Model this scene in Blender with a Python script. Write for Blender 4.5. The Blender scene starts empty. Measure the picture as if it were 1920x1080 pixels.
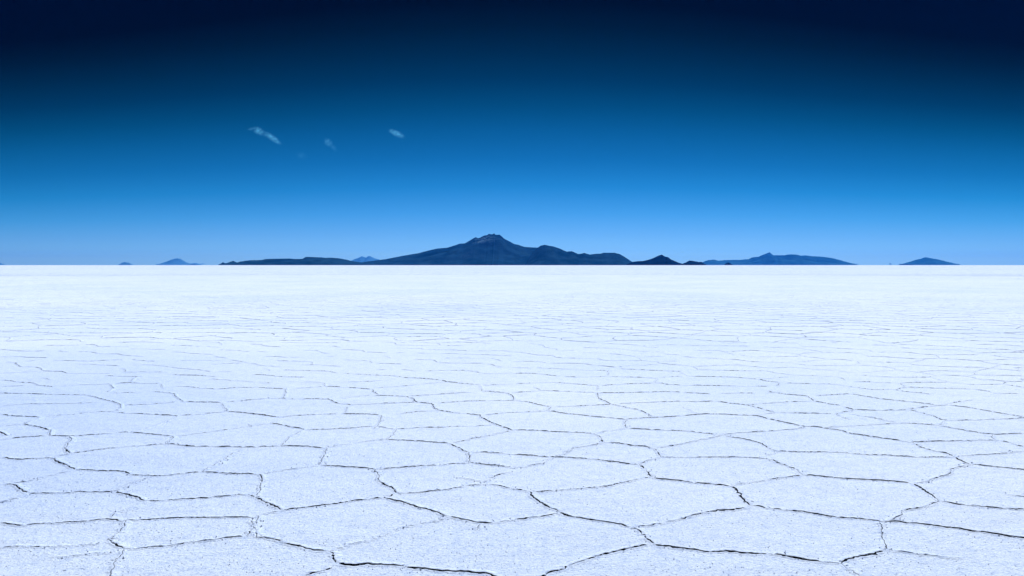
import bpy, math, random
import numpy as np
from mathutils import Vector, geometry

scene = bpy.context.scene
R = math.radians

# ------------------------------------------------------------------ camera
CAM_H = 1.7                 # eye height above the salt, metres
K = 1550.0                  # focal length in photograph pixels (1920 wide)
HORIZON = 497.0
PITCH = math.atan((540.0 - HORIZON) / K)
cam_data = bpy.data.cameras.new("camera")
cam = bpy.data.objects.new("camera", cam_data)
scene.collection.objects.link(cam)
cam_data.sensor_width = 36.0
cam_data.lens = 36.0 * K / 1920.0
cam_data.clip_start = 0.05
cam_data.clip_end = 300000.0
cam.location = (0, 0, CAM_H)
cam.rotation_euler = (R(90) - PITCH, 0, 0)
scene.camera = cam

# ------------------------------------------------------------------ light
SUN_EL, SUN_AZ = 40.0, 12.0          # degrees; azimuth to the right of straight ahead
SKY_STRENGTH = 0.1
EXPOSURE = 0.42
HAZE_DENSITY, HAZE_TOP, HAZE_END = 1.0e-5, 745.0, 70000.0
AIRLIGHT = (0.005, 0.125, 0.67)      # what very deep haze adds up to
sun_dir = Vector((math.sin(R(SUN_AZ)) * math.cos(R(SUN_EL)),
                  math.cos(R(SUN_AZ)) * math.cos(R(SUN_EL)), math.sin(R(SUN_EL))))
sun_data = bpy.data.lights.new("sun", 'SUN')
sun_data.energy = 5.0
sun_data.angle = R(0.53)
sun_data.color = (0.84, 0.92, 1.0)
sun = bpy.data.objects.new("sun", sun_data)
sun.rotation_euler = sun_dir.to_track_quat('Z', 'Y').to_euler()
sun.location = (0, 0, 50)
scene.collection.objects.link(sun)

world = bpy.data.worlds.new("World")
scene.world = world
world.use_nodes = True
scene.view_settings.view_transform = 'Standard'
scene.view_settings.look = 'None'
scene.view_settings.exposure = EXPOSURE
scene.view_settings.gamma = 1.0
scene.cycles.use_denoising = True


def srgb(r, g, b):
    f = lambda c: (c / 255 / 12.92) if c / 255 <= 0.04045 else ((c / 255 + 0.055) / 1.055) ** 2.4
    return (f(r), f(g), f(b), 1.0)


class NT:
    """tiny helper for node trees"""
    def __init__(self, tree):
        self.t = tree
        tree.nodes.clear()

    def n(self, typ, **kw):
        nd = self.t.nodes.new(typ)
        ins = kw.pop('ins', {})
        for k, v in kw.items():
            setattr(nd, k, v)
        for k, v in ins.items():
            if isinstance(v, bpy.types.NodeSocket):
                self.t.links.new(v, nd.inputs[k])
            else:
                nd.inputs[k].default_value = v
        return nd

    def math(self, op, a, b=None, c=None, clamp=False):
        nd = self.n('ShaderNodeMath', operation=op, use_clamp=clamp)
        for i, v in enumerate((a, b, c)):
            if v is None:
                continue
            if isinstance(v, bpy.types.NodeSocket):
                self.t.links.new(v, nd.inputs[i])
            else:
                nd.inputs[i].default_value = v
        return nd.outputs[0]

    def ramp(self, fac, stops, interp='LINEAR'):
        nd = self.n('ShaderNodeValToRGB')
        cr = nd.color_ramp
        cr.interpolation = interp
        while len(cr.elements) < len(stops):
            cr.elements.new(0.5)
        for e, (p, c) in zip(cr.elements, stops):
            e.position = p
            e.color = c if len(c) == 4 else (*c, 1)
        self.t.links.new(fac, nd.inputs[0])
        return nd.outputs[0]

    def mix(self, fac, a, b, blend='MIX'):
        nd = self.n('ShaderNodeMix', data_type='RGBA', blend_type=blend)
        for i, v in ((0, fac), (6, a), (7, b)):
            if isinstance(v, bpy.types.NodeSocket):
                self.t.links.new(v, nd.inputs[i])
            else:
                nd.inputs[i].default_value = v
        return nd.outputs[2]

    def noise(self, vec, scale, detail=4, rough=0.55, dist=0.0):
        nd = self.n('ShaderNodeTexNoise', ins={'Vector': vec, 'Scale': scale, 'Detail': detail,
                                               'Roughness': rough, 'Distortion': dist})
        return nd.outputs[0]


# sky: Nishita at 3650 m, seen as through a polarising filter (deep blue, held near black overhead to deepen the shadows)
w = NT(world.node_tree)
sky = w.n('ShaderNodeTexSky', sky_type='NISHITA')
sky.sun_disc = False
sky.sun_elevation = R(SUN_EL)
sky.sun_rotation = R(SUN_AZ)
sky.altitude = 3650
sky.air_density = 1.0
sky.dust_density = 0.0
sky.ozone_density = 3.0
geo = w.n('ShaderNodeTexCoord')
sep = w.n('ShaderNodeSeparateXYZ', ins={0: geo.outputs['Generated']})
el = w.math('ARCSINE', sep.outputs[2])
azn = w.math('ARCTAN2', sep.outputs[0], sep.outputs[1])
# lens vignetting painted into the sky: darker to left and right than straight ahead
az2 = w.math('MINIMUM', w.math('POWER', w.math('ABSOLUTE', azn), 2.0), 0.8)
tel = w.math('MULTIPLY', el, w.math('MULTIPLY_ADD', az2, 1.3, 1.0))
T_MAX = 24.0
tt = w.math('DIVIDE', tel, R(T_MAX), clamp=True)
# photograph colour against photograph row, and what the bare Nishita sky gives at the same elevation
ROWS = [(497, (130, 184, 242)), (480, (128, 184, 243)), (470, (122, 183, 246)), (440, (104, 175, 244)), (400, (70, 158, 233)),
        (350, (35, 134, 210)), (300, (19, 111, 183)), (250, (10, 94, 158)), (200, (3, 75, 128)),
        (150, (0, 55, 100)), (100, (0, 41, 79)), (50, (0, 26, 58)), (0, (0, 11, 43))]
NIS_EL = [0.3, 1.7, 3.2, 4.7, 6.1, 7.6, 9.1, 10.5, 11.9, 13.3, 14.7, 16.1, 17.4]
NIS = [(.97, 1.10, 1.00), (.721, .98, 1.084), (.553, .832, 1.075), (.441, .709, 1.03), (.372, .62, .972),
       (.319, .547, .907), (.282, .491, .849), (.254, .448, .798), (.232, .411, .751), (.214, .381, .71),
       (.199, .357, .675), (.184, .33, .632), (.173, .318, .62)]
stops = []
for y, c in ROWS:
    e = math.degrees(math.atan((HORIZON - y) / K))
    lin = [v / 2 ** EXPOSURE for v in srgb(*c)]
    # the haze in front adds its own light, so the bare sky behind it is set by what is left over
    path = min(HAZE_END, HAZE_TOP / math.sin(max(R(e), 1e-4)))
    T = math.exp(-HAZE_DENSITY * path)
    lin = [max(0.0, (lin[k] - AIRLIGHT[k] * (1 - T)) / T) for k in range(3)]
    ni = [float(np.interp(e, NIS_EL, [q[k] for q in NIS])) for k in range(3)]
    stops.append((e / T_MAX, tuple(lin[k] / ni[k] for k in range(3))))
stops.append((1.0, (0.0, 0.0, 0.012)))  # sky above the view kept almost black so that shadows go dark
flt = w.ramp(tt, stops)
skyc = w.mix(1.0, sky.outputs[0], flt, 'MULTIPLY')
bg = w.n('ShaderNodeBackground', ins={0: skyc, 1: SKY_STRENGTH})
w.n('ShaderNodeOutputWorld', ins={0: bg.outputs[0]})

# ------------------------------------------------------------------ helpers
rng = np.random.default_rng(7)
CF = np.array([0, math.cos(PITCH), -math.sin(PITCH)])
CU = np.array([0, math.sin(PITCH), math.cos(PITCH)])
CR = np.array([1.0, 0, 0])


def ray(px, py):
    px = np.asarray(px, float); py = np.asarray(py, float)
    return CF + ((px - 960) / K)[..., None] * CR - ((py - 540) / K)[..., None] * CU


def to_ground(px, py):
    d = ray(px, py)
    t = -CAM_H / d[..., 2]
    return np.stack([d[..., 0] * t, d[..., 1] * t], -1)


def ground_to_px(x, y):
    v = np.stack([x, y, np.full_like(x, -CAM_H)], -1)
    z = v @ CF
    return 960 + K * (v @ CR) / z, 540 - K * (v @ CU) / z


def hash2(ix, iy, seed):
    n = (ix.astype(np.int64) * 374761393 + iy.astype(np.int64) * 668265263 + seed * 1442695041) & 0xffffffff
    n = ((n ^ (n >> 13)) * 1274126177) & 0xffffffff
    n = n ^ (n >> 16)
    return (n & 0xffffff) / float(0xffffff)


def vnoise(x, y, seed=0):
    x = np.asarray(x, float); y = np.asarray(y, float)
    ix = np.floor(x).astype(np.int64); iy = np.floor(y).astype(np.int64)
    fx = x - ix; fy = y - iy
    fx = fx * fx * (3 - 2 * fx); fy = fy * fy * (3 - 2 * fy)
    a = hash2(ix, iy, seed); b = hash2(ix + 1, iy, seed)
    c = hash2(ix, iy + 1, seed); d = hash2(ix + 1, iy + 1, seed)
    return (a + (b - a) * fx + (c - a) * fy + (a - b - c + d) * fx * fy) * 2 - 1


def fbm(x, y, seed=0, oct=4, gain=0.5, lac=2.03):
    v = 0; amp = 1.0; tot = 0
    for o in range(oct):
        v = v + amp * vnoise(x, y, seed + 17 * o); tot += amp
        x = x * lac + 3.1; y = y * lac + 7.7; amp *= gain
    return v / tot


def mesh_from(name, verts, faces, mats, mat_idx=None, smooth=True):
    """verts (n,3), faces (m,4) or (m,3) arrays (list of arrays allowed)"""
    me = bpy.data.meshes.new(name)
    if isinstance(faces, np.ndarray):
        faces = [faces]
    faces = [f for f in faces if len(f)]
    me.vertices.add(len(verts))
    me.vertices.foreach_set('co', np.asarray(verts, np.float32).ravel())
    loops = np.concatenate([f.ravel() for f in faces]).astype(np.int32)
    tot = np.concatenate([np.full(len(f), f.shape[1]) for f in faces]).astype(np.int32)
    start = np.concatenate([[0], np.cumsum(tot)[:-1]]).astype(np.int32)
    me.loops.add(len(loops)); me.loops.foreach_set('vertex_index', loops)
    me.polygons.add(len(tot))
    me.polygons.foreach_set('loop_start', start)
    me.polygons.foreach_set('loop_total', tot)
    for m in mats:
        me.materials.append(m)
    if mat_idx is not None:
        me.polygons.foreach_set('material_index', np.asarray(mat_idx, np.int32))
    me.polygons.foreach_set('use_smooth', np.full(len(tot), smooth))
    me.update(calc_edges=True)
    me.validate()
    return me


def link(name, me, kind=None, label=None, cat=None, group=None, loc=(0, 0, 0)):
    o = bpy.data.objects.new(name, me)
    o.location = loc
    scene.collection.objects.link(o)
    if kind: o['kind'] = kind
    if label: o['label'] = label
    if cat: o['category'] = cat
    if group: o['group'] = group
    return o


# ------------------------------------------------------------------ materials
def salt_material():
    m = bpy.data.materials.new("salt_crust"); m.use_nodes = True
    t = NT(m.node_tree)
    co = t.n('ShaderNodeTexCoord').outputs['Object']
    # colour: slow tonal patches, fine grain, small dirt specks
    big = t.noise(co, 0.012, 4, 0.6, 0.4)
    med = t.noise(co, 0.7, 4, 0.6)
    fine = t.noise(co, 55.0, 4, 0.75)
    c = t.ramp(big, [(0.35, (0.75, 0.795, 0.93)), (0.65, (0.795, 0.835, 0.955))])
    c = t.mix(0.5, c, t.ramp(med, [(0.3, (0.91, 0.93, 0.96)), (0.7, (1, 1, 1))]), 'MULTIPLY')
    c = t.mix(0.75, c, t.ramp(fine, [(0.35, (0.42, 0.49, 0.62)), (0.45, (0.93, 0.95, 0.98)), (0.64, (1.16, 1.12, 1.04))]), 'MULTIPLY')
    mp = t.n('ShaderNodeMapping', ins={0: co, 1: (3.0, 11.0, 0.0)})
    tone_patch = t.noise(mp.outputs[0], 0.13, 4, 0.55, 0.3)
    c = t.mix(1.0, c, t.ramp(tone_patch, [(0.38, (0.91, 0.94, 0.98)), (0.58, (1, 1, 1))]), 'MULTIPLY')
    # lower-left edge darkening painted into the salt colour, with an uneven border
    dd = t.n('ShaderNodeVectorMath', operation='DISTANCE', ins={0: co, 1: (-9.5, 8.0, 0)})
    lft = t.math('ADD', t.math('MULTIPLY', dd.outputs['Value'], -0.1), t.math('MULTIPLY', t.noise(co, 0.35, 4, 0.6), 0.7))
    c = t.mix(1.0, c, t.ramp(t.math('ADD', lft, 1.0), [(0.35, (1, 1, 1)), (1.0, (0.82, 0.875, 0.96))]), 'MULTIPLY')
    clump = t.noise(co, 13.0, 3, 0.65)
    c = t.mix(1.0, c, t.ramp(clump, [(0.34, (0.86, 0.89, 0.95)), (0.5, (1, 1, 1)), (0.68, (1.04, 1.03, 1.0))]), 'MULTIPLY')
    patch = t.noise(co, 1.6, 3, 0.5)
    grit = t.noise(co, 95.0, 2, 0.5)
    g = t.math('GREATER_THAN', t.math('ADD', grit, t.math('MULTIPLY', patch, 0.16)), 0.785)
    c = t.mix(t.math('MULTIPLY', g, 0.45), c, (0.22, 0.26, 0.34, 1))
    # the polygon joints carried on beyond the modelled ones, from 145 m outwards
    vo = t.n('ShaderNodeTexVoronoi', feature='DISTANCE_TO_EDGE', ins={'Vector': co, 'Scale': 0.8, 'Randomness': 0.8})
    ln = t.math('LESS_THAN', vo.outputs['Distance'], 0.036)
    od = t.n('ShaderNodeVectorMath', operation='LENGTH', ins={0: co})
    far_ = t.math('GREATER_THAN', od.outputs['Value'], 145.0)
    c = t.mix(t.math('MULTIPLY', t.math('MULTIPLY', ln, far_), 0.75), c, (0.22, 0.30, 0.48, 1))
    # relief
    h1 = t.noise(co, 38.0, 5, 0.78)
    h2 = t.noise(co, 2.2, 3, 0.5)
    h = t.math('ADD', t.math('MULTIPLY', h1, 0.0120), t.math('MULTIPLY', h2, 0.02))
    b = t.n('ShaderNodeBump', ins={'Height': h, 'Strength': 1.0, 'Distance': 1.0})
    p = t.n('ShaderNodeBsdfPrincipled', ins={'Base Color': c, 'Roughness': 0.8, 'Normal': b.outputs[0],
                                            'Specular IOR Level': 0.0})
    t.n('ShaderNodeOutputMaterial', ins={0: p.outputs[0]})
    return m


def mud_shade_material():  # near-black joint sediment, with the ridge's shadow put into its colour
    m = bpy.data.materials.new("crack_sediment_shade"); m.use_nodes = True
    t = NT(m.node_tree)
    co = t.n('ShaderNodeTexCoord').outputs['Object']
    c = t.ramp(t.noise(co, 40.0, 4, 0.7), [(0.4, (0.004, 0.006, 0.012)), (0.75, (0.03, 0.045, 0.07))])
    b = t.n('ShaderNodeBump', ins={'Height': t.noise(co, 80.0, 3, 0.6), 'Strength': 0.6, 'Distance': 0.01})
    p = t.n('ShaderNodeBsdfPrincipled', ins={'Base Color': c, 'Roughness': 0.9, 'Normal': b.outputs[0],
                                            'Specular IOR Level': 0.0})
    t.n('ShaderNodeOutputMaterial', ins={0: p.outputs[0]})
    return m


def rock_material(name, ca, cb, scale, pale=None):
    m = bpy.data.materials.new(name); m.use_nodes = True
    t = NT(m.node_tree)
    co = t.n('ShaderNodeTexCoord').outputs['Object']
    c = t.ramp(t.noise(co, scale, 6, 0.62, 0.6), [(0.38, ca), (0.66, cb)])
    if pale:      # pale scree or dust patches: (x, y, z, radius, strength, colour)
        for (x, y, z, r, s, col) in pale:
            d = t.n('ShaderNodeVectorMath', operation='DISTANCE', ins={0: co, 1: (x, y, z)})
            f = t.math('SUBTRACT', 1.0, t.math('DIVIDE', d.outputs['Value'], r), clamp=True)
            nz = t.ramp(t.noise(co, scale * 5, 4, 0.6), [(0.45, (0, 0, 0)), (0.6, (1, 1, 1))])
            f = t.math('MULTIPLY', t.math('MULTIPLY', f, s), nz, clamp=True)
            c = t.mix(f, c, (*col, 1))
    p = t.n('ShaderNodeBsdfPrincipled', ins={'Base Color': c, 'Roughness': 0.95, 'Specular IOR Level': 0.0})
    t.n('ShaderNodeOutputMaterial', ins={0: p.outputs[0]})
    return m


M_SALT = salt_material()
M_MUD_SHADE = mud_shade_material()

# ------------------------------------------------------------------ crack network read from the photograph
# each tile: (offset x, offset y, scale); each line: strength then x,y pairs in tile units
TILES = []
TILES.append(((0, 780, 3.6), """
.5 0,160 120,148 330,132
.9 165,57 235,70 300,82 335,95
.15 335,95 345,125 330,132
.7 330,132 400,135 465,137 520,135 600,128 760,117 885,110
.8 885,110 1000,122 1100,130 1168,135
.35 1168,135 1280,128 1400,112 1550,90 1728,64
.1 465,137 475,160 440,205 430,220
.75 430,220 450,240 475,255
.5 475,255 560,245 700,225 850,210 1000,198 1120,188
.1 475,255 420,270 362,288
.8 0,282 60,289 110,293 180,292 240,289 362,286
1 362,286 385,308 430,325 470,345 505,362
.8 505,362 560,366 700,370 830,377 880,394
.55 880,394 950,402 1030,409 1120,404 1250,388 1370,377
.95 1370,377 1460,383 1560,388 1660,392 1728,396
.1 1120,188 1140,178 1160,150 1168,135
.8 1120,188 1250,198 1320,206 1450,207 1590,210 1728,213
.1 1370,375 1440,335 1500,300 1560,260 1620,235
.3 505,362 450,380 340,405 240,430 110,455 80,465
.7 0,467 60,463 100,470 130,495 190,520
.1 190,520 130,555 60,575 0,585
.65 190,522 340,520 480,515 560,511 650,515 790,507
.95 790,507 820,522 900,537 940,558 980,575
.1 790,505 870,470 950,435 1030,412
.65 980,577 1060,576 1200,567 1370,555 1500,543 1680,533
.1 980,577 900,605 850,635 780,660 745,695
.8 0,722 40,730 70,737 150,743 280,727 420,722 560,713 700,700 745,702 820,711
.75 820,711 860,708 1000,703 1120,694 1350,689 1500,684 1715,688
.15 840,711 830,750 790,790 745,832
.85 745,832 755,850 800,875 845,895
.6 845,895 920,900 1000,888 1130,880 1280,857 1400,847 1550,825 1665,811
.2 845,900 800,950 760,1000 730,1050 710,1110
.45 1715,688 1710,740 1700,770 1680,800 1665,811
.3 0,890 190,888 330,886 500,878 700,860
.3 350,950 520,942 650,932 800,924
.1 290,5 200,38 165,57
.1 1215,0 1100,45 980,85 885,110
.25 0,66 160,58
.75 1680,533 1728,553
"""))
TILES.append(((480, 780, 3.6), """
.3 0,64 100,48
.85 100,48 200,68 330,94
.7 330,94 480,90 620,83 800,71
.6 800,71 870,77 945,89
.1 330,94 290,110 230,140 195,180 165,200
.25 945,89 935,125 880,157
.6 945,89 1100,82 1300,73 1450,69 1600,60
.9 1510,5 1560,28 1600,55 1660,73 1728,97
.45 1728,102 1640,118 1540,140 1460,152 1340,180
.25 480,213 560,200 655,185
.5 655,185 720,175 800,163 875,159
.95 875,159 960,163 1090,170 1200,179 1310,186
.8 1310,186 1350,208 1400,235 1440,248
.5 1440,248 1443,275 1435,315
.6 1440,246 1560,245 1670,252 1728,259
.5 0,213 80,208 165,200
.9 165,200 300,207 470,216
.5 470,216 465,255 445,300 432,330
.5 432,330 350,345 200,368 60,387
.85 432,330 520,338 640,347 740,355 810,362
.75 810,362 870,358 1000,348 1100,341 1245,334
.4 1245,334 1340,325 1435,316
.7 1435,316 1530,326 1640,337 1728,347
.6 810,362 815,410 822,440
.9 822,440 870,465 920,488 940,503 943,520
.6 943,520 1060,520 1180,505 1300,495 1400,478 1545,460
.8 1545,460 1620,465 1690,483 1728,490
.2 1545,445 1450,430 1330,410
.25 1545,445 1630,405 1728,380
.5 943,520 920,542 870,554
.75 870,554 800,562 700,574 600,588 450,605 300,626 180,638
.35 180,638 100,652 20,675
1 0,553 40,573 100,595 140,610 180,638
.8 0,396 25,398 38,420 38,450
.1 38,450 28,490 20,520 0,553
1 870,554 960,575 1050,603 1140,632 1210,652 1290,677
.85 1290,677 1360,692 1450,712 1520,723 1600,724
.45 1600,724 1728,708
.2 1290,690 1200,712 1100,732 960,758 870,805
.35 870,805 770,842 690,857 590,890 530,910
1 0,823 70,827 150,837 200,856 300,881 400,906 500,915
.8 500,915 515,935 525,960 540,990
1 540,990 600,1003 660,1010 740,1002 850,1008 960,1012 1010,1015
1 1010,1015 1080,1025 1170,1037 1260,1047 1380,1051 1460,1060 1540,1064 1600,1078 1660,1100
.25 540,990 480,1035 340,1080 280,1110
.3 1520,723 1495,770
.1 20,675 10,720 5,780 0,820
"""))
TILES.append(((960, 780, 3.6), """
.6 770,25 765,60 785,83
.75 785,83 900,92 1050,97 1180,102 1300,118 1380,126
.35 785,83 700,95 590,110 560,117
.7 0,94 150,98 300,106 430,110 555,117
.7 555,117 590,138 615,175
.45 615,177 560,193 500,203 430,217 390,245 290,275
.8 615,177 720,187 810,200 900,207 935,213
.55 935,213 970,228 1000,265 1010,278
.4 980,215 1080,202 1180,185 1280,160 1370,145 1430,122
.45 1380,126 1440,123 1540,113 1728,103
.8 1430,133 1500,147 1580,160 1650,178 1690,190 1728,217
.5 1010,278 1200,282 1400,279 1600,281 1728,290
.35 1010,278 950,290 900,305 865,325
.9 0,260 120,268 250,281 340,281 450,289 560,295 650,308 720,315 780,322 860,327
.85 860,327 890,343 920,370 940,408
.25 290,278 200,322 100,342 0,355
.6 940,415 860,430 780,445 690,463 560,482 450,492 300,500 150,516
.95 0,490 60,498 125,511
.9 125,511 125,540 150,565 190,590 250,620 320,645
1 320,645 370,668 440,685 560,708 680,730 800,753
.7 320,652 280,670 160,688 0,705
.85 800,753 850,773 890,812 945,855 955,866
.6 800,753 880,742 970,730 1100,703 1200,678 1300,660 1420,643 1510,632 1605,618
1 940,415 1040,430 1140,442 1260,456 1410,468 1470,474
.95 1470,474 1510,495 1550,545 1580,585 1608,603
.4 1500,470 1620,447 1728,432
.9 1608,603 1660,612 1728,626
.65 945,865 850,888 760,905 670,928 560,955 440,1003 340,1045 250,1073 180,1105
.9 945,865 1050,880 1130,890 1250,905 1330,918 1420,920 1560,924 1728,932
"""))
TILES.append(((1440, 780, 3.6), """
.85 0,20 90,40 170,57 240,72 310,73 400,88 500,103 540,118 700,143 840,160 960,179
.5 0,104 60,97 160,90 250,77
.4 400,78 540,66 700,60 870,50
.6 870,50 1000,52 1150,64
.4 630,0 750,20 870,47
.75 1150,64 1240,80 1360,102 1460,119 1540,124 1620,122 1728,119
.5 1210,30 1400,27 1728,18
.2 1210,30 1170,45 1150,64
.6 960,179 1100,174 1250,171 1400,166 1560,165
.8 1560,165 1640,183 1728,208 1800,228
.4 1510,122 1500,140 1530,163
.75 970,179 1040,212 1120,237 1200,252 1255,278
.9 1255,278 1290,297 1340,318 1370,325
.45 1280,272 1480,260 1620,250 1728,237
.9 1370,325 1500,342 1600,350 1728,361 1850,370
.5 0,217 60,242
.7 60,242 200,242 400,243 520,250 660,265 800,267 930,273 1100,277 1255,279
.7 0,290 80,322 140,343 200,370 235,398
.4 0,431 120,415 235,400
.25 60,242 0,265
.95 235,400 380,412 470,421 600,427 760,437 880,447 970,454
1 970,454 1020,478 1060,512 1110,545 1150,575
.5 1370,328 1300,348 1240,368 1225,395 1140,420 1080,435 1000,455
.9 1150,575 1250,590 1370,603 1470,614 1600,624 1728,630 1850,638
.6 1150,580 1050,610 970,630 905,650
.1 905,650 860,690 800,715
1 0,626 80,633 200,645 280,658 400,675 480,685 600,693 700,703 790,717
1 790,717 860,714 960,728 1080,740 1180,753 1300,766 1380,780 1480,792 1580,807 1660,822 1728,830 1850,845
.5 755,715 765,760 775,820 795,885 790,910
.85 0,932 80,942 200,962 320,980 430,993 490,997
.85 490,997 540,970 580,955 680,935 790,911
.85 490,997 530,1035 580,1060 640,1095
.25 790,911 900,917 1050,935 1200,953 1310,962
"""))
TILES.append(((0, 640, 3.0), """
.8 -40,291 0,292 200,296 380,301 495,303
.7 495,303 560,322 640,342 680,357
.1 680,357 680,375 650,388
.5 0,363 160,353 370,350 560,344
.8 0,413 120,422 225,428
.1 240,428 190,448 135,465
.3 240,425 400,410 540,396 650,396
.75 650,400 700,402 850,410 1010,420
.4 690,360 850,353 1000,340
.6 860,283 970,292 1000,318 1035,340
.9 1035,340 1100,343 1240,345
.35 1250,345 1280,395
.5 1280,342 1400,330 1560,321
.7 1560,321 1650,325 1840,327 1880,345 1920,352
.95 1280,395 1380,405 1480,415 1570,427
.35 1010,420 1100,412 1280,395
.5 1570,427 1680,418 1800,412 1900,407
.3 1400,475 1440,472
.15 1610,265 1610,290 1590,318
"""))
TILES.append(((640, 640, 3.0), """
.8 0,353 65,358
.5 65,358 210,350 380,345 430,345
.8 180,305 280,306 370,312 400,325 430,344
.85 430,344 505,352 545,388
.3 0,320 100,308 180,300
.5 380,310 560,297 740,286
.4 785,245 787,280
.6 787,280 860,285 935,292 960,305 970,330
.65 550,348 700,337 850,334 975,333
.85 975,333 1060,345 1110,357 1175,368
.65 975,288 1100,280 1120,278 1280,282 1440,290
.4 1175,368 1170,392
.6 1200,370 1350,363 1520,357
.7 1440,290 1445,320 1490,340 1525,355 1600,372 1680,390 1745,422
.6 1560,352 1700,345 1920,337
.8 1170,392 1250,405 1400,422 1500,430 1600,440
.5 810,413 900,405 1050,397 1150,392
.85 545,388 650,402 770,415 782,427
.4 545,388 420,398 290,410
.85 0,408 100,410 230,415
.3 230,415 225,440 200,475 185,492
.3 30,370 25,400
.6 1600,440 1680,433 1850,425 1920,420
.75 1450,290 1600,289 1820,284 1920,287
"""))
TILES.append(((1280, 640, 3.0), """
.7 0,340 180,337
.8 180,337 280,350 380,362 520,402
.5 380,358 450,350 600,340 735,336
.8 735,336 800,347 880,362 965,385
.85 470,278 520,290 600,300 710,310
.6 710,310 735,336
.6 755,305 850,301 945,296
.75 945,296 1040,311 1130,327 1270,340 1430,358
.7 520,402 700,406 850,407
.35 850,407 935,440
.5 850,410 900,402 965,388
.75 965,385 1080,388 1265,386
.8 0,420 140,410 280,413 420,420 480,437
.2 0,370 90,408
.3 420,415 520,404
.7 1265,386 1350,402 1400,418 1450,440 1500,443
.6 1280,380 1430,362 1500,358
.8 1500,358 1640,378 1760,400 1920,425 2000,438
.4 1500,350 1560,340 1630,328
.4 940,410 1005,420
"""))
TILES.append(((0, 640, 6.0), """
.6 0,90 80,97 180,108
.4 180,108 350,112 540,108
.5 660,108 770,118
.3 850,118 1010,117
.6 1010,117 1100,138 1200,143 1320,143 1410,157 1620,172
.5 490,45 700,46 900,42 1060,40 1120,58 1280,60 1460,64
.35 1460,84 1600,84 1700,90 1860,93
.5 1320,10 1640,8 1840,17
.5 0,177 210,174 340,182 540,187
.45 600,212 820,220 960,224 1080,222 1250,210 1400,206
.55 1480,203 1600,217 1740,226
.4 60,237 200,235 430,215
.4 180,240 230,283 400,288
.6 400,288 450,305 490,332
.8 490,332 600,337 700,341 740,357
.3 740,360 850,363 1250,363
.3 0,360 300,345 450,336
.5 860,255 1050,262 1200,270 1330,278
.3 1360,308 1410,320 1430,347 1600,346 1850,348
.4 1480,272 1640,263 1780,270 1920,290
.4 490,407 580,434
.5 1180,390 1300,392 1450,399 1600,399
.08 1540,400 1460,450
.6 20,433 240,462 370,470 410,492 590,513
.4 0,511 150,505 290,498
.5 680,506 850,493 1000,488 1250,482
.6 1300,475 1450,468 1600,475 1800,478
.25 1810,480 1850,528
.5 1250,583 1400,582 1560,576
.4 1720,563 1920,583
.1 1240,490 1270,530 1200,570
"""))
TILES.append(((320, 640, 6.0), """
.5 0,122 130,123 230,136 470,149
.5 500,165 530,178 640,190
.7 680,210 810,232
.45 810,232 960,258 1010,268 1120,278 1230,284
.35 0,46 130,48 330,58
.35 410,58 560,70
.35 400,3 540,15 575,35
.5 540,95 740,103 900,120
.45 960,117 1100,119
.45 900,32 1020,37 1080,55 1240,64
.35 1240,14 1560,17 1920,18
.35 1400,52 1620,50 1720,50
.4 1810,52 1920,70
.5 1040,173 1190,174 1290,181 1490,179
.45 1470,103 1640,103 1710,130 1790,139
.3 1750,165 1860,174
.4 100,219 300,217 500,217 620,210
.3 430,264 640,251 800,246
.45 0,290 180,312 330,321 450,341
.65 0,378 300,384 520,397
.25 510,343 680,345
.3 1050,303 1100,320 1115,335
.5 1260,325 1400,325 1590,332 1740,336 1870,356
.65 930,373 1100,385 1280,399 1520,405
.4 440,420 540,432 640,436 680,445
.25 700,443 1000,460
.5 1000,464 1120,470
.3 60,464 160,458
.55 60,508 200,512 280,523 400,533 500,538
.5 500,538 600,534 750,523 960,520
.8 980,521 1150,531 1290,537
.5 1490,454 1620,460 1730,468
.3 1730,468 1730,505
.3 1300,460 1430,456
.5 1400,533 1620,518 1730,510
.6 1730,505 1920,515
.35 1180,220 1480,227 1590,231 1600,258
.35 1490,267 1700,267 1920,285
"""))
TILES.append(((640, 640, 6.0), """
.5 0,92 130,98 230,103 270,122
.55 270,122 400,125 520,132
.2 600,132 720,127
.4 450,8 590,16 620,35
.3 620,43 800,48 1230,50 1430,50
.4 650,14 900,14 1070,20 1110,38
.45 1110,20 1300,10 1540,15 1680,26
.35 590,80 890,82 960,93 1240,98 1420,108
.35 820,132 1000,137 1300,140 1380,145 1540,150 1920,165
.35 1540,108 1820,107 1920,117
.45 0,210 160,214 310,219
.25 310,219 345,242
.5 390,248 540,252 690,258
.25 480,160 550,190
.4 610,203 660,201
.4 790,202 870,204 1030,207
.5 1030,207 1085,238
.5 1090,243 1300,247 1450,249 1620,247
.6 1660,254 1740,280
.5 1740,288 1920,294
.35 1160,190 1400,190 1680,192 1800,222
.3 760,257 900,250
.25 210,260 300,255
.2 100,297 190,297
.3 390,320 520,320
.6 680,320 740,323 830,334
.5 950,333 1060,331 1200,327 1410,326
.55 1410,326 1500,343 1630,367
.4 1630,367 1720,362 1920,357
.7 0,366 150,369 290,378 480,385 600,390 680,403
.7 680,408 900,418 1130,436
.9 1130,436 1180,457 1300,468 1400,478 1480,484 1560,489
.3 1565,489 1570,540
.35 1560,490 1640,494 1920,485
.3 0,463 100,457 350,448 460,438
.35 540,424 640,415
.85 0,518 140,525 340,538
.7 340,538 400,590 420,596
.4 370,528 540,515 740,500 880,487
.45 930,478 1020,470 1150,462
.6 1600,558 1730,570 1860,581
.45 1130,592 1350,577 1470,570
"""))
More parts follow.
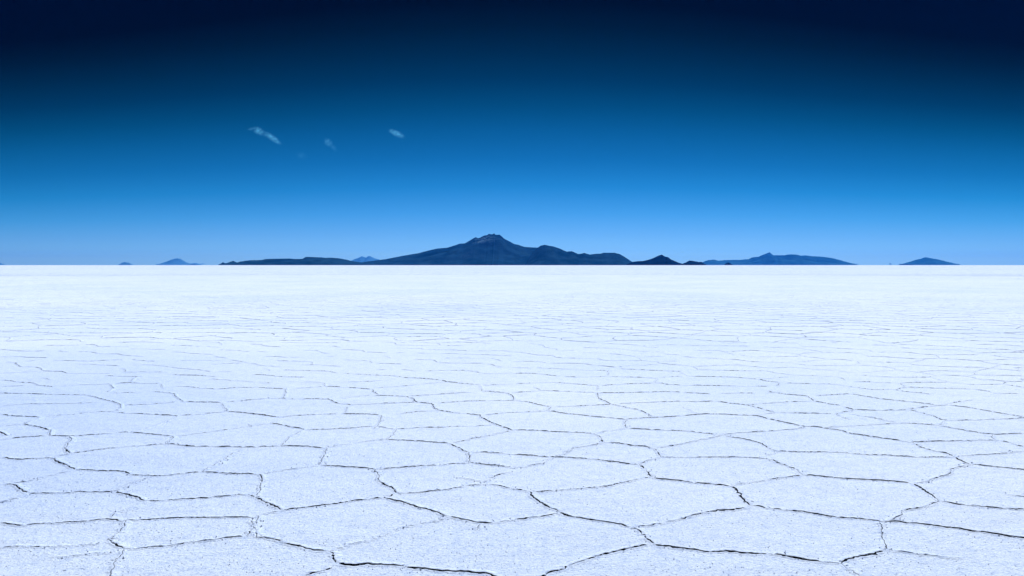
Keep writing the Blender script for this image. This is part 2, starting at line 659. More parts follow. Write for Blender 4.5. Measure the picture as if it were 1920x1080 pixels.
TILES.append(((960, 640, 6.0), """
.35 180,23 340,42 385,72 490,85 510,98
.35 730,3 870,10 910,22
.4 1020,26 1190,30 1400,42 1480,45
.35 1480,45 1510,65 1640,72
.4 1540,45 1800,40 1920,42
.4 800,72 1170,82 1380,107 1540,119 1690,123 1740,145 1900,152
.45 0,118 120,128 220,145 280,155 460,163 500,180 570,187
.2 540,103 700,104
.4 770,120 880,128 1090,140 1230,150 1420,180 1460,215
.4 570,187 700,190 950,197 1060,217 1460,217 1560,226 1630,233 1660,247
.5 1660,247 1800,262 1920,270
.35 1680,227 1860,223
.3 1480,179 1700,165
.4 0,232 150,228 320,232 400,245
.55 430,248 600,248 790,252 900,265 1050,280 1170,292
.35 1200,287 1350,275 1480,270 1640,257
.45 0,296 230,303
.5 280,300 520,310 730,320 850,327 1080,326
.45 1080,326 1090,380
.5 1200,310 1320,315 1520,326 1750,335 1900,340
.3 1900,340 1920,358
.6 0,361 190,360 340,371 510,393
.55 570,400 760,404 920,399 1090,393
.6 1090,393 1220,400 1520,411 1610,416 1640,435
.45 1640,410 1780,402 1920,390
.3 1640,435 1615,465
.45 0,483 180,472 330,463 430,460
.65 430,460 570,470 750,483 970,500
.4 970,500 972,530 960,545
.5 1000,500 1230,484 1420,475 1600,469
.6 1610,468 1690,474 1760,487 1920,495
.5 0,577 130,571 320,558
.2 250,512 320,557
"""))
TILES.append(((1280, 640, 6.0), """
.4 0,44 190,50 410,50 750,57
.4 430,12 520,20 730,15
.4 790,9 1010,9 1170,20 1280,22 1370,60
.4 900,57 1000,68 1230,70 1420,95 1590,125
.45 1350,60 1600,65 1750,79 1920,88
.35 1560,9 1750,17
.5 1600,125 1920,131
.4 120,102 400,105 580,148 800,172
.4 440,120 620,110 780,103 1100,127 1260,137 1330,160
.35 1310,140 1400,132 1600,127
.5 840,176 1010,176 1200,171 1320,168
.45 1330,168 1500,185 1620,202
.5 1620,202 1780,205 1920,220
.35 1290,230 1450,222 1600,205
.2 200,130 340,127
.5 0,175 160,184 320,192 480,202 620,208 740,225
.55 740,229 880,232 1180,240 1300,255 1390,270
.4 1390,270 1620,273 1920,272
.4 0,270 120,285 165,320
.45 165,320 400,327 680,332 930,333
.4 930,333 1060,358 1280,384
.5 1290,384 1380,387 1520,391 1730,400
.4 1740,400 1820,435
.4 130,285 400,270 650,267 800,285 1000,300
.45 1010,300 1280,295 1480,315 1700,330 1920,355
.3 0,362 50,388
.55 50,390 200,397 400,400 580,405 720,415 850,427
.85 850,427 930,445 1010,455 1100,465
.3 890,425 1100,410 1210,400
.5 1160,470 1400,476 1700,482 1800,493 1920,515
.6 0,495 400,498 700,506 960,508
.3 1080,470 1075,490 1050,500
.6 0,578 200,587 320,595
.55 420,590 600,585 820,584
.7 930,582 1020,578
"""))
TILES.append(((1600, 640, 6.0), """
.35 0,42 250,44 430,46 560,65
.45 310,10 560,37 850,45 1050,55 1190,60 1370,77
.45 1370,78 1500,87 1680,93 1800,97 1920,115
.35 340,78 600,76 850,93 1230,98 1380,125 1400,133
.45 1370,35 1620,38 1920,56
.4 1400,133 1560,128 1920,125
.4 0,88 160,97 230,122
.55 280,122 570,123 760,143 920,153
.5 920,153 980,192
.6 980,193 1160,205 1400,220 1520,243 1660,262
.6 1660,262 1800,267 1920,268
.4 950,155 1200,152 1420,150
.4 1540,158 1700,178 1830,190 1920,185
.4 1420,218 1600,208 1830,203
.4 0,132 90,140 180,172
.5 180,172 330,175 600,192 730,200 960,193
.3 640,243 700,228 820,203
.5 80,231 420,237 620,245
.3 50,225 70,250
.55 620,245 680,265 760,271 900,279 1150,290 1380,292 1450,297 1530,303
.55 1530,303 1750,322 1920,338
.4 1640,265 1540,300
.45 1530,307 1400,332 1370,345
.45 0,268 70,267 390,293 510,327
.3 410,290 660,280
.45 510,327 700,345 860,370 900,380
.3 100,352 300,337 470,328
.4 720,340 960,333 1320,345 1380,375
.5 1390,378 1760,387 1920,390
.5 0,378 120,383 400,402 830,405 930,382
.5 960,380 1200,388 1310,402
.5 1310,402 1420,428 1570,437 1700,450 1920,455
.35 870,410 1000,440 1090,463
.3 1290,385 1380,378
.5 0,453 300,463 460,470
.4 460,470 520,480 580,515
.45 500,473 700,465 930,462 1070,460
.5 1090,463 1300,485 1500,485 1680,482
.5 1680,482 1800,498 1920,520
.3 1680,480 1720,460
.6 0,515 200,545 460,543
.6 460,543 600,567 750,580 860,598
.6 470,543 590,517 780,525 1070,531 1350,541
.6 1350,541 1500,562 1650,595
.6 1660,588 1870,590
"""))

LINES = []            # (strength, world points (n,2))
for (ox, oy, sc), txt in TILES:
    for row in txt.strip().splitlines():
        q = row.split()
        s = float(q[0])
        p = np.array([[float(a) for a in k.split(',')] for k in q[1:]])
        LINES.append((s, to_ground(ox + p[:, 0] / sc, oy + p[:, 1] / sc)))

# the pattern goes on beyond the traced part: cells from a jittered point set (Voronoi edges)
def voronoi_lines(x0, x1, y0, y1, step, seed, keep):
    r = np.random.default_rng(seed)
    pts = []
    j = 0
    y = y0
    while y < y1:
        for x in np.arange(x0 + (j % 2) * step * 0.5, x1, step):
            pts.append((x + r.uniform(-.33, .33) * step, y + r.uniform(-.33, .33) * step))
        y += step * 0.86; j += 1
    vco, ed, fc = geometry.delaunay_2d_cdt([Vector(p) for p in pts], [], [], 0, 1e-5)[:3]
    V = np.array([(v.x, v.y) for v in vco]); F = np.array(fc)
    A, B, C = V[F[:, 0]], V[F[:, 1]], V[F[:, 2]]
    d = 2 * (A[:, 0] * (B[:, 1] - C[:, 1]) + B[:, 0] * (C[:, 1] - A[:, 1]) + C[:, 0] * (A[:, 1] - B[:, 1]))
    a2, b2, c2 = (A ** 2).sum(1), (B ** 2).sum(1), (C ** 2).sum(1)
    cc = np.stack([(a2 * (B[:, 1] - C[:, 1]) + b2 * (C[:, 1] - A[:, 1]) + c2 * (A[:, 1] - B[:, 1])) / d,
                   (a2 * (C[:, 0] - B[:, 0]) + b2 * (A[:, 0] - C[:, 0]) + c2 * (B[:, 0] - A[:, 0])) / d], 1)
    cen = (A + B + C) / 3
    off = cc - cen
    ln = np.linalg.norm(off, axis=1, keepdims=True)
    cc = cen + off * np.minimum(1, 0.45 * step / np.maximum(ln, 1e-6))
    em = {}
    for i, f in enumerate(F):
        for k in range(3):
            e = (min(f[k], f[(k + 1) % 3]), max(f[k], f[(k + 1) % 3]))
            em.setdefault(e, []).append(i)
    out = []
    for e, fs in em.items():
        if len(fs) != 2: continue
        p, q = cc[fs[0]], cc[fs[1]]
        if not keep((p[0] + q[0]) / 2, (p[1] + q[1]) / 2): continue
        L = np.linalg.norm(q - p)
        if L < 0.04 * step or L > 2.2 * step: continue
        out.append((p, q, L))
    return out


def outside_traced(x, y):
    if y < 1.0: return True
    px, py = ground_to_px(np.array([x]), np.array([y]))
    return not (-5 < px[0] < 1925 and py[0] > 641)


FAR = 150.0
for (p, q, L) in voronoi_lines(-105, 105, -6, FAR, 1.32, 5,
                               lambda x, y: outside_traced(x, y) and abs(x) < 8 + 0.68 * max(y, 0)):
    n = 2 if L < 0.5 else 4
    f = np.linspace(0, 1, n)[:, None]
    pts = p + (q - p) * f
    nrm = np.array([-(q - p)[1], (q - p)[0]]) / L
    mid = np.sin(f[:, 0] * math.pi) * L * rng.uniform(-0.09, 0.09)
    pts = pts + nrm * mid[:, None]
    s = float(np.clip(rng.normal(0.62, 0.2), 0.15, 0.95))
    # strength is random, whatever way the edge runs
    LINES.append((s, pts))


# ------------------------------------------------------------------ crack ribbons with upturned crust edges
rib_v, rib_f, rib_m = [], [], []
vcount = 0
crumbs = []
SH = np.array([-math.sin(R(SUN_AZ)), -math.cos(R(SUN_AZ))])     # away from the sun, towards the viewer


def resample(p, step):
    # Catmull-Rom through the points, then even spacing
    if len(p) > 2:
        P = np.vstack([2 * p[0] - p[1], p, 2 * p[-1] - p[-2]])
        out = []
        for i in range(1, len(P) - 2):
            t = np.linspace(0, 1, 12, endpoint=False)[:, None]
            a, b, c, d = P[i - 1], P[i], P[i + 1], P[i + 2]
            out.append(0.5 * ((2 * b) + (c - a) * t + (2 * a - 5 * b + 4 * c - d) * t ** 2 + (3 * b - a - 3 * c + d) * t ** 3))
        out.append(p[-1:])
        cr = np.vstack(out)
        # keep it close to the straight segments so corners stay crisp
        lin = []
        for i in range(len(p) - 1):
            t = np.linspace(0, 1, 12, endpoint=False)[:, None]
            lin.append(p[i] + (p[i + 1] - p[i]) * t)
        lin.append(p[-1:])
        p = 0.5 * cr + 0.5 * np.vstack(lin)
    seg = np.linalg.norm(np.diff(p, axis=0), axis=1)
    L = np.concatenate([[0], np.cumsum(seg)])
    n = max(3, int(L[-1] / step) + 1)
    s = np.linspace(0, L[-1], n)
    return np.stack([np.interp(s, L, p[:, 0]), np.interp(s, L, p[:, 1])], 1), s


for li, (st, pts) in enumerate(LINES):
    dist = float(np.linalg.norm(pts.mean(0)))
    step = float(np.clip(0.0016 * dist, 0.008, 0.12))
    c, s = resample(pts, step)
    sd = li * 7.13
    T = np.gradient(c, axis=0)
    T /= np.maximum(np.linalg.norm(T, axis=1, keepdims=True), 1e-9)
    N = np.stack([-T[:, 1], T[:, 0]], 1)
    end = np.minimum(1, np.minimum(s, s[-1] - s) / 0.05)
    wob = (0.016 * vnoise(s / 0.23, s * 0 + sd, 1) + 0.008 * vnoise(s / 0.06, s * 0 + sd, 2)
           + (0.007 * vnoise(s / 0.025, s * 0 + sd, 3) if step < 0.02 else 0))
    c = c + N * (wob * (0.25 + 0.75 * end))[:, None]
    T = np.gradient(c, axis=0)
    k = max(1, int(0.05 / step))
    if k > 1:
        ker = np.ones(k) / k
        T = np.stack([np.convolve(np.pad(T[:, i], (k, k), 'edge'), ker, 'same')[k:-k] for i in (0, 1)], 1)
    T /= np.maximum(np.linalg.norm(T, axis=1, keepdims=True), 1e-9)
    N = np.stack([-T[:, 1], T[:, 0]], 1)
    if (N @ -SH).mean() < 0:        # N points to the sun side
        N = -N
    # openness of the crack and painted darkness of its ridge shadow, along its length
    g = fbm(s / 0.16, s * 0 + sd, 11, 3, 0.6)
    g2 = vnoise(s / 0.035, s * 0 + sd, 12) * 0.6 + vnoise(s / 0.016, s * 0 + sd, 13) * 0.6
    opn_dark = np.clip(st * 1.1 + 0.42 * g + (0.62 - 0.2 * st) * g2 - 0.12, 0, 1.25) * (0.35 + 0.65 * end)
    if st < 0.18:
        opn_dark = np.clip(opn_dark - 0.18, 0, 0.3)
    rub = lambda q: vnoise(s / 0.022, s * 0 + sd, 20 + q) * 0.5 + 0.5 if step < 0.03 else vnoise(s / 0.1, s * 0 + sd, 20 + q) * 0.5 + 0.5
    fade = float(np.clip(1 - (dist - 16) / 150, 0, 1)) ** 1.3         # far cracks made weaker, standing in for haze and overexposure
    # short stretches where salt has bridged the crack again
    opn_dark = opn_dark * np.clip(1.25 + 2.2 * vnoise(s / 0.05, s * 0 + sd, 15) + 0.8 * st, 0.1, 1)
    opn_dark = opn_dark * (1 if dist < 14 else 0.6 + 0.4 * fade)
    w_d = (0.0005 + 0.0070 * opn_dark ** 1.5) * (0.15 + 1.9 * rub(9) ** 1.8) * (1 + 1.2 * np.clip((dist - 9) / 10, 0, 1) - 0.6 * np.clip((dist - 25) / 30, 0, 1)) * (1 - 0.15 * np.clip((dist - 7.5) / 6, 0, 1))      # dark width
    w_d = np.where(opn_dark < 0.12, 0.0008, w_d)
    hr = (0.0015 + 0.0062 * np.clip(opn_dark, 0, 1) + 0.0018 * (g + 1)) * (0.4 + 0.6 * end) * (0.55 + 0.45 * fade) * (1 - 0.2 * np.clip((dist - 8) / 8, 0, 1) + 0.4 * np.clip((dist - 12) / 10, 0, 1) - 0.45 * np.clip((dist - 25) / 30, 0, 1))
    if st < 0.18: hr = hr + 0.004
    wb = 0.022 + 0.014 * rub(1)
    # offsets from near side to sun side, heights, first the near lip then the broken face of the far plate
    U = [-w_d - 0.030 - 0.02 * rub(2), -w_d - 0.012, -w_d - 0.002, -w_d * 0.9, -w_d * 0.12,
         0.004 + 0 * s, 0.012 + 0 * s, 0.012 + wb * 0.6, 0.02 + wb * 1.6]
    Z = [-0.003 + 0 * s, 0.0015 + 0.003 * rub(3) * end, 0.0015 + 0.0035 * rub(4) * end, 0.0012 + 0 * s, 0.0014 + 0 * s,
         hr * (0.72 + 0.25 * rub(5)), hr * (0.85 + 0.3 * rub(6)), hr * (0.35 + 0.4 * rub(7)), -0.003 + 0 * s]
    n, m = len(s), len(U)
    V = np.zeros((m, n, 3))
    for i in range(m):
        V[i, :, :2] = c + N * U[i][:, None]
        V[i, :, 2] = Z[i]
    idx = np.arange(m * n).reshape(m, n) + vcount
    a = idx[:-1, :-1]; b = idx[:-1, 1:]; cc_ = idx[1:, 1:]; d = idx[1:, :-1]
    # orient upwards
    cross = T[0, 0] * N[0, 1] - T[0, 1] * N[0, 0]
    f = np.stack([a, b, cc_, d] if cross > 0 else [a, d, cc_, b], -1).reshape(-1, 4)
    mi = np.zeros((m - 1, n - 1), int)
    mi[2:4, :] = 1  # joint strip laid on the shadow side, shade painted into its colour
    mi[4, :] = np.where((opn_dark[:-1] > 0.6) & (dist < 14), 1, 0)  # near ridge faces turned dark too, their shade put into the material
    rib_v.append(V.reshape(-1, 3)); rib_f.append(f); rib_m.append(mi.ravel())
    vcount += m * n
    # loose salt crumbs along the nearer ridges
    if dist < 11:
        nc = int(s[-1] * (40 if st > 0.18 else 70) * (1 if dist < 8 else 0.4))
        for _ in range(nc):
            k = rng.integers(0, n)
            u = rng.uniform(-0.035, 0.05)
            r = 0.002 + 0.006 * rng.random() ** 2.5
            crumbs.append((c[k, 0] + N[k, 0] * u, c[k, 1] + N[k, 1] * u, r))

# loose grains on the plates themselves
for _ in range(7000):
    px, py = rng.uniform(-120, 2040), 1130 - 430 * rng.random() ** 1.3
    x, y = to_ground(px, py)
    crumbs.append((x, y, 0.0015 + 0.003 * rng.random() ** 2))

OCT = np.array([[1, 0, 0], [-1, 0, 0], [0, 1, 0], [0, -1, 0], [0, 0, 1], [0, 0, -1]], float)
OF = np.array([[0, 2, 4], [2, 1, 4], [1, 3, 4], [3, 0, 4], [2, 0, 5], [1, 2, 5], [3, 1, 5], [0, 3, 5]])
cr = np.array(crumbs)
nc = len(cr)
CV = OCT[None] * (cr[:, 2][:, None, None]) * rng.uniform(0.55, 1.35, (nc, 6, 1))
ang = rng.uniform(0, 6.28, nc)
ca, sa = np.cos(ang), np.sin(ang)
X = CV[..., 0] * ca[:, None] - CV[..., 1] * sa[:, None]
Y = CV[..., 0] * sa[:, None] + CV[..., 1] * ca[:, None]
CV = np.stack([X + cr[:, 0:1], Y + cr[:, 1:2], CV[..., 2] * 0.8 + cr[:, 2:3] * 0.5], -1).reshape(-1, 3)
CFc = (OF[None] + 6 * np.arange(nc)[:, None, None]).reshape(-1, 3) + vcount
vcount += len(CV)

# the sheet itself, one flat grid growing coarser away from the viewer, out to the horizon
def axis(lim):
    a = [0.0]; st_ = 0.5
    while a[-1] < lim:
        a.append(a[-1] + st_); st_ *= 1.25
    return np.array(a[:-1] + [lim])
ax_ = axis(66000.0)
xs = np.concatenate([-ax_[:0:-1], ax_])
ys = np.concatenate([-axis(400.0)[:0:-1], axis(68000.0)])
GX, GY = np.meshgrid(xs, ys, indexing='ij')
GV = np.stack([GX, GY, GX * 0], -1).reshape(-1, 3)
gi = np.arange(GX.size).reshape(GX.shape) + vcount
GF = np.stack([gi[:-1, :-1], gi[1:, :-1], gi[1:, 1:], gi[:-1, 1:]], -1).reshape(-1, 4)

V = np.vstack(rib_v + [CV, GV])
F4 = np.vstack(rib_f + [GF])
mi = np.concatenate([np.concatenate(rib_m), np.zeros(len(GF), int), np.zeros(len(CFc), int)])
gm = mesh_from("salt_flat", V, [F4, CFc], [M_SALT, M_MUD_SHADE], mi, smooth=False)
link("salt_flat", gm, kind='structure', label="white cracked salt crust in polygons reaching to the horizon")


# ------------------------------------------------------------------ mountains and island hills on the horizon
def hill(name, label, D, top, depth, mat, seed, bottom=None, rough=0.06, nx=None, crag=0.0):
    """top: silhouette (px, py) of the crest; depth: half thickness in metres; bottom: (px, py) of the lifted foot"""
    top = np.array(top, float)
    x0, x1 = top[0, 0], top[-1, 0]
    n = nx or int(max(24, (x1 - x0) * 2.5))
    px = np.linspace(x0, x1, n)
    py = np.interp(px, top[:, 0], top[:, 1])
    foot = np.full(n, HORIZON + 0.9)
    if bottom is not None:
        b = np.array(bottom, float)
        foot = np.minimum(foot, np.interp(px, b[:, 0], b[:, 1]))
    H = np.maximum(foot - py, 0.0)
    py = foot - np.maximum(H + (crag * np.exp(-((px - px[np.argmax(H)]) / 40.0) ** 2) + 0.2) * fbm(px / 7.0, px * 0 + seed, seed, 4, 0.6) * np.minimum(1, H / 6), 0)
    sc = D / K
    X = (px - 960) * sc
    ztop = (HORIZON - py) * sc + CAM_H
    zbot = np.maximum((HORIZON - foot) * sc + CAM_H, -0.6)
    m = 61
    Xs = X[int(np.argmax(ztop))]
    v = np.linspace(-1, 1, m)
    v = np.sign(v) * np.abs(v) ** 1.5
    kk = max(3, int(n * 0.05) | 1)
    ker = np.hanning(kk + 2)[1:-1]; ker /= ker.sum()
    zsm = zbot + np.convolve(np.pad(ztop - zbot, kk, 'edge'), ker, 'same')[kk:-kk]   # the crest's small crags stay at the crest
    P = np.zeros((m, n, 3))
    hmax = max(ztop.max(), 1)
    dep = depth * (0.25 + 0.75 * np.clip((ztop - zbot) / hmax, 0, 1) ** 0.6)
    for i, q in enumerate(v):
        a = abs(q)
        s0 = (1 - a) ** 1.25
        spread = hmax * (0.5 + 2.2 * a)
        g = 1 - np.abs(fbm((X - Xs) / spread + 3, X * 0 + q * 2.6 + seed, seed + 5, 5, 0.5)) * 2.2
        s1 = s0 + rough * 6 * g * a * (1 - a) ** 1.3
        s1 = np.clip(s1, 0, 1 - 0.35 * a)
        P[i, :, 0] = X
        P[i, :, 1] = D + q * dep + depth * 0.12 * fbm(X / (hmax * 1.3), X * 0 + seed, seed + 9, 2) * (1 - a)
        P[i, :, 2] = zbot + (zsm - zbot) * s1 + (ztop - zsm) * math.exp(-a / 0.07)
    P[:, 0, 2] = zbot[0]; P[:, -1, 2] = zbot[-1]
    idx = np.arange(m * n).reshape(m, n)
    f = np.stack([idx[:-1, :-1], idx[:-1, 1:], idx[1:, 1:], idx[1:, :-1]], -1).reshape(-1, 4)
    under = np.stack([idx[0, :-1], idx[-1, :-1], idx[-1, 1:], idx[0, 1:]], -1)
    loc = np.array([X.mean(), D, 0])
    me = mesh_from(name, P.reshape(-1, 3) - loc, np.vstack([f, under]), [mat], smooth=True)
    return link(name, me, kind='structure', label=label, loc=loc)


DARK = ((0.005, 0.029, 0.052), (0.019, 0.066, 0.112))  # rock base tinted blue, carrying part of the air's haze
VD = 18000.0
sc_ = VD / K
vx = lambda px: (px - 960) * sc_
vol_x0, vol_x1 = 652, 1050
vc = vx((vol_x0 + vol_x1) / 2)
pale = [(vx(905) - vc, -300, 47 * sc_, 22 * sc_, 1.6, (0.12, 0.22, 0.30)),
        (vx(925) - vc, -400, 38 * sc_, 30 * sc_, 0.6, (0.07, 0.13, 0.19)),
        (vx(820) - vc, -900, 12 * sc_, 50 * sc_, 0.35, (0.03, 0.07, 0.1)),
        (vx(885) - vc, -900, 12 * sc_, 22 * sc_, 0.5, (0.07, 0.13, 0.19))]
M_VOLCANO = rock_material("volcano_rock", *DARK, 0.0022, pale)
M_RANGE = rock_material("hill_rock", *DARK, 0.003)
vc2 = vx((985 + 1192) / 2)
M_ISLAND = rock_material("island_rock", (0.03, 0.12, 0.15), (0.05, 0.17, 0.21), 0.002)  # paler blue base, haze over the islands put into the rock colour
M_FAR = rock_material("distant_rock", (0.10, 0.27, 0.36), (0.13, 0.33, 0.44), 0.002)  # palest base, haze of the longest distance painted into the rock
M_SHOULDER = rock_material("shoulder_rock", *DARK, 0.003,
                           [(vx(1110) - vc2, -900, 4 * sc_, 12 * sc_, 1.0, (0.15, 0.25, 0.35))])
M_DARKHILL = rock_material("dark_hill_rock", (0.002, 0.006, 0.014), (0.006, 0.014, 0.028), 0.004)

hill("volcano", "tallest mountain, a dark volcano with a jagged pale-streaked summit in the middle of the horizon", VD,
     [(652, 495), (672, 492.5), (690, 490), (705, 488), (720, 486), (740, 482), (762, 478), (785, 474.3), (803, 469.5),
      (820, 465.7), (838, 464.4), (855, 459.5), (862, 457), (872, 456.5), (880, 452), (892, 445), (897, 447), (900, 446.5),
      (906, 443), (911, 441.3), (914, 441), (917, 438.6), (921, 439.4), (924.5, 439.3), (926.5, 436.8), (929, 440), (936, 440.2),
      (940, 443), (946, 448), (956, 453.5), (963, 457), (972, 459.5), (983, 463), (1008, 464.4), (1030, 473), (1050, 484)],
     1800, M_VOLCANO, 3, crag=0.9, rough=0.07)
hill("mountain_shoulder", "dark rounded ridge running down to the right from the volcano, a pale patch at its foot", VD - 1500,
     [(985, 495), (995, 478), (1008, 464.2), (1014, 460.5), (1021, 459), (1038, 462), (1050, 466), (1062, 471.5), (1072, 471),
      (1084, 476.3), (1090, 475.6), (1095, 474.3), (1105, 477.3), (1118, 475.8), (1125, 475.6), (1132, 473.8), (1152, 473.9),
      (1162, 476.5), (1172, 482), (1184, 490.2), (1192, 496)],
     1000, M_SHOULDER, 8)
hill("mountain_ridge", "long low dark ridge left of the volcano", VD - 2000,
     [(425.5, 494.2), (430, 491), (436, 489), (445, 493), (450, 490.2), (455, 490), (460, 489), (470, 487.8), (490, 487.5),
      (497, 485.5), (515, 485.1), (530, 485), (543, 484.7), (550, 485.6), (567, 485.5), (575, 481.5), (590, 482.1), (600, 482.4),
      (610, 483.6), (618, 483), (635, 484.2), (648, 486.8), (657, 489), (670, 491), (690, 493), (708, 496.5)],
     900, M_RANGE, 12, bottom=[(425.5, 494.4), (431, 497.6), (432, 500), (708, 500)])
hill("hill_islet", "tiny dark diamond-shaped hill just left of the long dark ridge", VD - 2000,
     [(413, 494.9), (416, 493), (418.3, 491.5), (421, 493), (424.5, 494.9)], 120, M_DARKHILL, 14,
     bottom=[(413, 495), (416, 497.3), (421, 497.3), (424.5, 495)])
hill("pointed_hill", "dark pointed hill right of the volcano's shoulder", VD - 4000,
     [(1176, 495), (1185, 491), (1195, 489.8), (1205, 489.3), (1213, 487.5), (1222, 485), (1230, 481.5), (1236, 478.8),
      (1241.5, 477.4), (1247, 481), (1253, 482), (1257, 485.5), (1266, 489.5), (1276, 493.3), (1284, 495.5)],
     600, M_DARKHILL, 17)
hill("low_hill", "low dark hill beside the pointed hill, before the pale-blue island", VD - 4400,
     [(1278, 495.3), (1286, 492), (1293, 488.6), (1298, 488.9), (1305, 490.3), (1310, 491.4), (1315, 491), (1317.5, 494)],
     400, M_DARKHILL, 19, bottom=[(1278, 500), (1315, 500), (1317.5, 495)])
FARD = 47000.0
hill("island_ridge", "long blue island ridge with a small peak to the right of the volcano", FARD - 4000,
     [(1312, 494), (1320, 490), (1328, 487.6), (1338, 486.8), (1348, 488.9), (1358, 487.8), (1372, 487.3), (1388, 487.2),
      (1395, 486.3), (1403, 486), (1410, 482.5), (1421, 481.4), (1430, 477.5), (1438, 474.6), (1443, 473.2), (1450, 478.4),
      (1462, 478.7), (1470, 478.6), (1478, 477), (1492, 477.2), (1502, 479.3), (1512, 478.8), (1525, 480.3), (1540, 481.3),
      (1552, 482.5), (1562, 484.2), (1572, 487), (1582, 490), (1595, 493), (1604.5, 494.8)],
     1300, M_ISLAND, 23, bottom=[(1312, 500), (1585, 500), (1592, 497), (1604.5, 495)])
hill("islet", "small dark mound in front of the long blue island ridge", VD,
     [(1359.5, 495), (1362, 492.9), (1366, 492.2), (1369, 493), (1371, 495)], 200, M_DARKHILL, 29)
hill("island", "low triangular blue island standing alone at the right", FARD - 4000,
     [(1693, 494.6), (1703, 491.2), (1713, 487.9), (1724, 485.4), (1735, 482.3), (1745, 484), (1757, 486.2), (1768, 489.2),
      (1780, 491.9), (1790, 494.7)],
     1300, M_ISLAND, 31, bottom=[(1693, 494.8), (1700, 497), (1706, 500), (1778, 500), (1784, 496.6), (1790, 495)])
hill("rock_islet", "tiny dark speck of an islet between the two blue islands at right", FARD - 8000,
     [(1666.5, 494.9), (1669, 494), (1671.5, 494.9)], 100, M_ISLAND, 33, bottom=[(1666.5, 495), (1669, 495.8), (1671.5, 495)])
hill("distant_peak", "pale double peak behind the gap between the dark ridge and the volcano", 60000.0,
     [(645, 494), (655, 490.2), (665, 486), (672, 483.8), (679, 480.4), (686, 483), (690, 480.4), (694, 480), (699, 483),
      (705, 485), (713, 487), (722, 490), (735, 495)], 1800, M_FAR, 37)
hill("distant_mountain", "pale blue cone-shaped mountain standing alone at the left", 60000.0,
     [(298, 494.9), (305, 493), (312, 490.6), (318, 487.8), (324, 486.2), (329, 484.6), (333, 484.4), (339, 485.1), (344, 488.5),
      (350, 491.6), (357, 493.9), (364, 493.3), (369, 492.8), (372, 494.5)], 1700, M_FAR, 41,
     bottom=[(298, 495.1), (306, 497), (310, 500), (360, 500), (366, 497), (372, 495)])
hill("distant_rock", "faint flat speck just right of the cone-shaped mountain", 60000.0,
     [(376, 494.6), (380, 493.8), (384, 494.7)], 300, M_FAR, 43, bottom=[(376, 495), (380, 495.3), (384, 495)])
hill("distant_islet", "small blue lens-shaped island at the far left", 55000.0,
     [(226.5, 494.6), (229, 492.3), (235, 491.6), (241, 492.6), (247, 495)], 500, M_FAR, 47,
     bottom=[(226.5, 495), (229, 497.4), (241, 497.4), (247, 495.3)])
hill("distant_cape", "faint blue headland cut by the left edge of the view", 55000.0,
     [(-60, 492), (-30, 488), (-8, 491.5), (1, 493), (4, 495)], 900, M_FAR, 53)


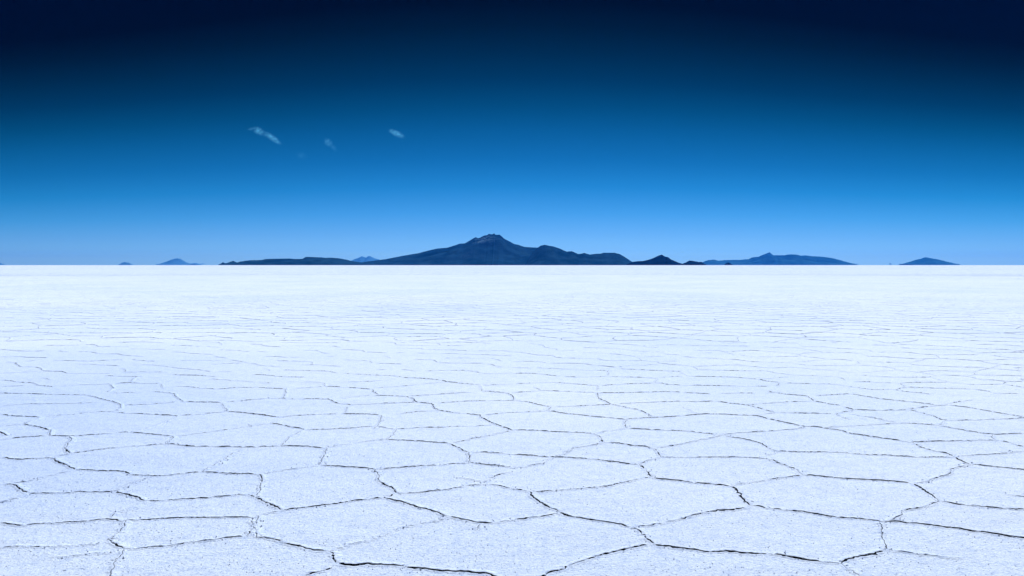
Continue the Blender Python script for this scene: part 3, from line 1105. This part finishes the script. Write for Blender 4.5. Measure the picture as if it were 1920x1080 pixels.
# ------------------------------------------------------------------ small wisps of cloud
def cloud(name, label, D, blobs, size, dens, seed):
    """blobs: (px, py, half length px, half thickness px, tilt deg, weight)"""
    s = D / K
    cx = np.mean([b[0] for b in blobs]); cy = np.mean([b[1] for b in blobs])
    c = np.array([(cx - 960) * s, D, (HORIZON - cy) * s + CAM_H])
    m = bpy.data.materials.new(name + "_vapour"); m.use_nodes = True
    t = NT(m.node_tree)
    co = t.n('ShaderNodeTexCoord').outputs['Object']
    tot = None
    for (px, py, a, b_, tilt, wgt) in blobs:
        mp = t.n('ShaderNodeMapping', vector_type='TEXTURE',
                 ins={0: co, 1: ((px - cx) * s, 0, -(py - cy) * s), 2: (0, R(tilt), 0), 3: (a * s, (a + b_) * 0.5 * s, b_ * s)})
        ln = t.n('ShaderNodeVectorMath', operation='LENGTH', ins={0: mp.outputs[0]})
        f = t.math('SUBTRACT', 1.0, ln.outputs['Value'], clamp=True)
        f = t.math('MULTIPLY', t.math('POWER', f, 1.7), wgt * 3.0)
        tot = f if tot is None else t.math('MAXIMUM', tot, f)
    nz = t.n('ShaderNodeTexNoise', ins={'Vector': co, 'Scale': 1.0 / (size * s), 'Detail': 5, 'Roughness': 0.62, 'Distortion': 0.6})
    nz = t.math('MULTIPLY', t.math('SUBTRACT', nz.outputs[0], 0.42, clamp=True), 4.6)
    d = t.math('MULTIPLY', t.math('MULTIPLY', tot, nz), dens / (10 * s))
    v = t.n('ShaderNodeVolumePrincipled', ins={'Color': (0.18, 0.66, 1, 1), 'Density': d, 'Anisotropy': 0.3})
    t.n('ShaderNodeOutputMaterial', ins={'Volume': v.outputs[0]})
    ex = max(abs(b[0] - cx) + b[2] for b in blobs) * s * 1.05
    ez = max(abs(b[1] - cy) + b[2] * abs(math.sin(R(b[4]))) + b[3] for b in blobs) * s * 1.1
    ey = max(b[2] for b in blobs) * s
    th = np.linspace(0, math.pi, 13); ph = np.linspace(0, 2 * math.pi, 24, endpoint=False)
    V = [(0, 0, ez * 1.2)] + [(ex * 1.2 * math.sin(a) * math.cos(b), ey * 1.2 * math.sin(a) * math.sin(b), ez * 1.2 * math.cos(a))
                        for a in th[1:-1] for b in ph] + [(0, 0, -ez * 1.2)]
    F3 = []; Fq = []
    nl = len(th) - 2
    for j in range(24):
        k = (j + 1) % 24
        F3.append((0, 1 + j, 1 + k))
        F3.append((len(V) - 1, 1 + (nl - 1) * 24 + k, 1 + (nl - 1) * 24 + j))
        for i in range(nl - 1):
            Fq.append((1 + i * 24 + j, 1 + (i + 1) * 24 + j, 1 + (i + 1) * 24 + k, 1 + i * 24 + k))
    me = mesh_from(name, np.array(V), [np.array(Fq), np.array(F3)], [m])
    return link(name, me, None, label, 'cloud', 'small wisps of cloud in the blue sky', tuple(c))


CD = 26000.0
cloud("cloud", "longest wisp of cloud, two pale puffs in a slanting streak, leftmost", CD,
      [(487, 247, 15, 9, 25, 1.1), (513, 260, 23, 7, 35, 1.1), (499, 254, 18, 5, 30, 0.35), (475, 243, 13, 4, -10, 0.4)], 4.0, 0.5, 1)
cloud("cloud", "small faint round puff of cloud between the long wisp and the right-hand wisp", CD,
      [(617, 268, 11, 9, 40, 0.75), (626, 277, 14, 6, 45, 0.25)], 5.0, 0.45, 2)
cloud("cloud", "bright short slanting wisp of cloud, rightmost, above the left slope of the volcano", CD,
      [(745, 252, 20, 7, 24, 1.0), (737, 248, 9, 6, 20, 1.1)], 4.0, 0.55, 3)
cloud("cloud", "barely visible smudge of cloud, lowest, below the long wisp", CD,
      [(567, 292, 14, 9, 20, 0.16)], 6.0, 0.4, 4)

# ------------------------------------------------------------------ haze
hz = bpy.data.materials.new("haze_air"); hz.use_nodes = True
t = NT(hz.node_tree)
v = t.n('ShaderNodeVolumePrincipled', ins={'Color': (0.01, 0.23, 1.0, 1), 'Density': HAZE_DENSITY, 'Anisotropy': 0.3})
t.n('ShaderNodeOutputMaterial', ins={'Volume': v.outputs[0]})
hx, hy0, hy1, hz0, hz1 = 68000.0, -1000.0, HAZE_END, -2.0, HAZE_TOP
HV = np.array([(x, y, z) for x in (-hx, hx) for y in (hy0, hy1) for z in (hz0, hz1)])
HF = np.array([(0, 1, 3, 2), (4, 6, 7, 5), (0, 4, 5, 1), (2, 3, 7, 6), (0, 2, 6, 4), (1, 5, 7, 3)])
link("haze", mesh_from("haze", HV, HF, [hz], smooth=False), kind='stuff', label="thin blue haze over the whole salt flat")
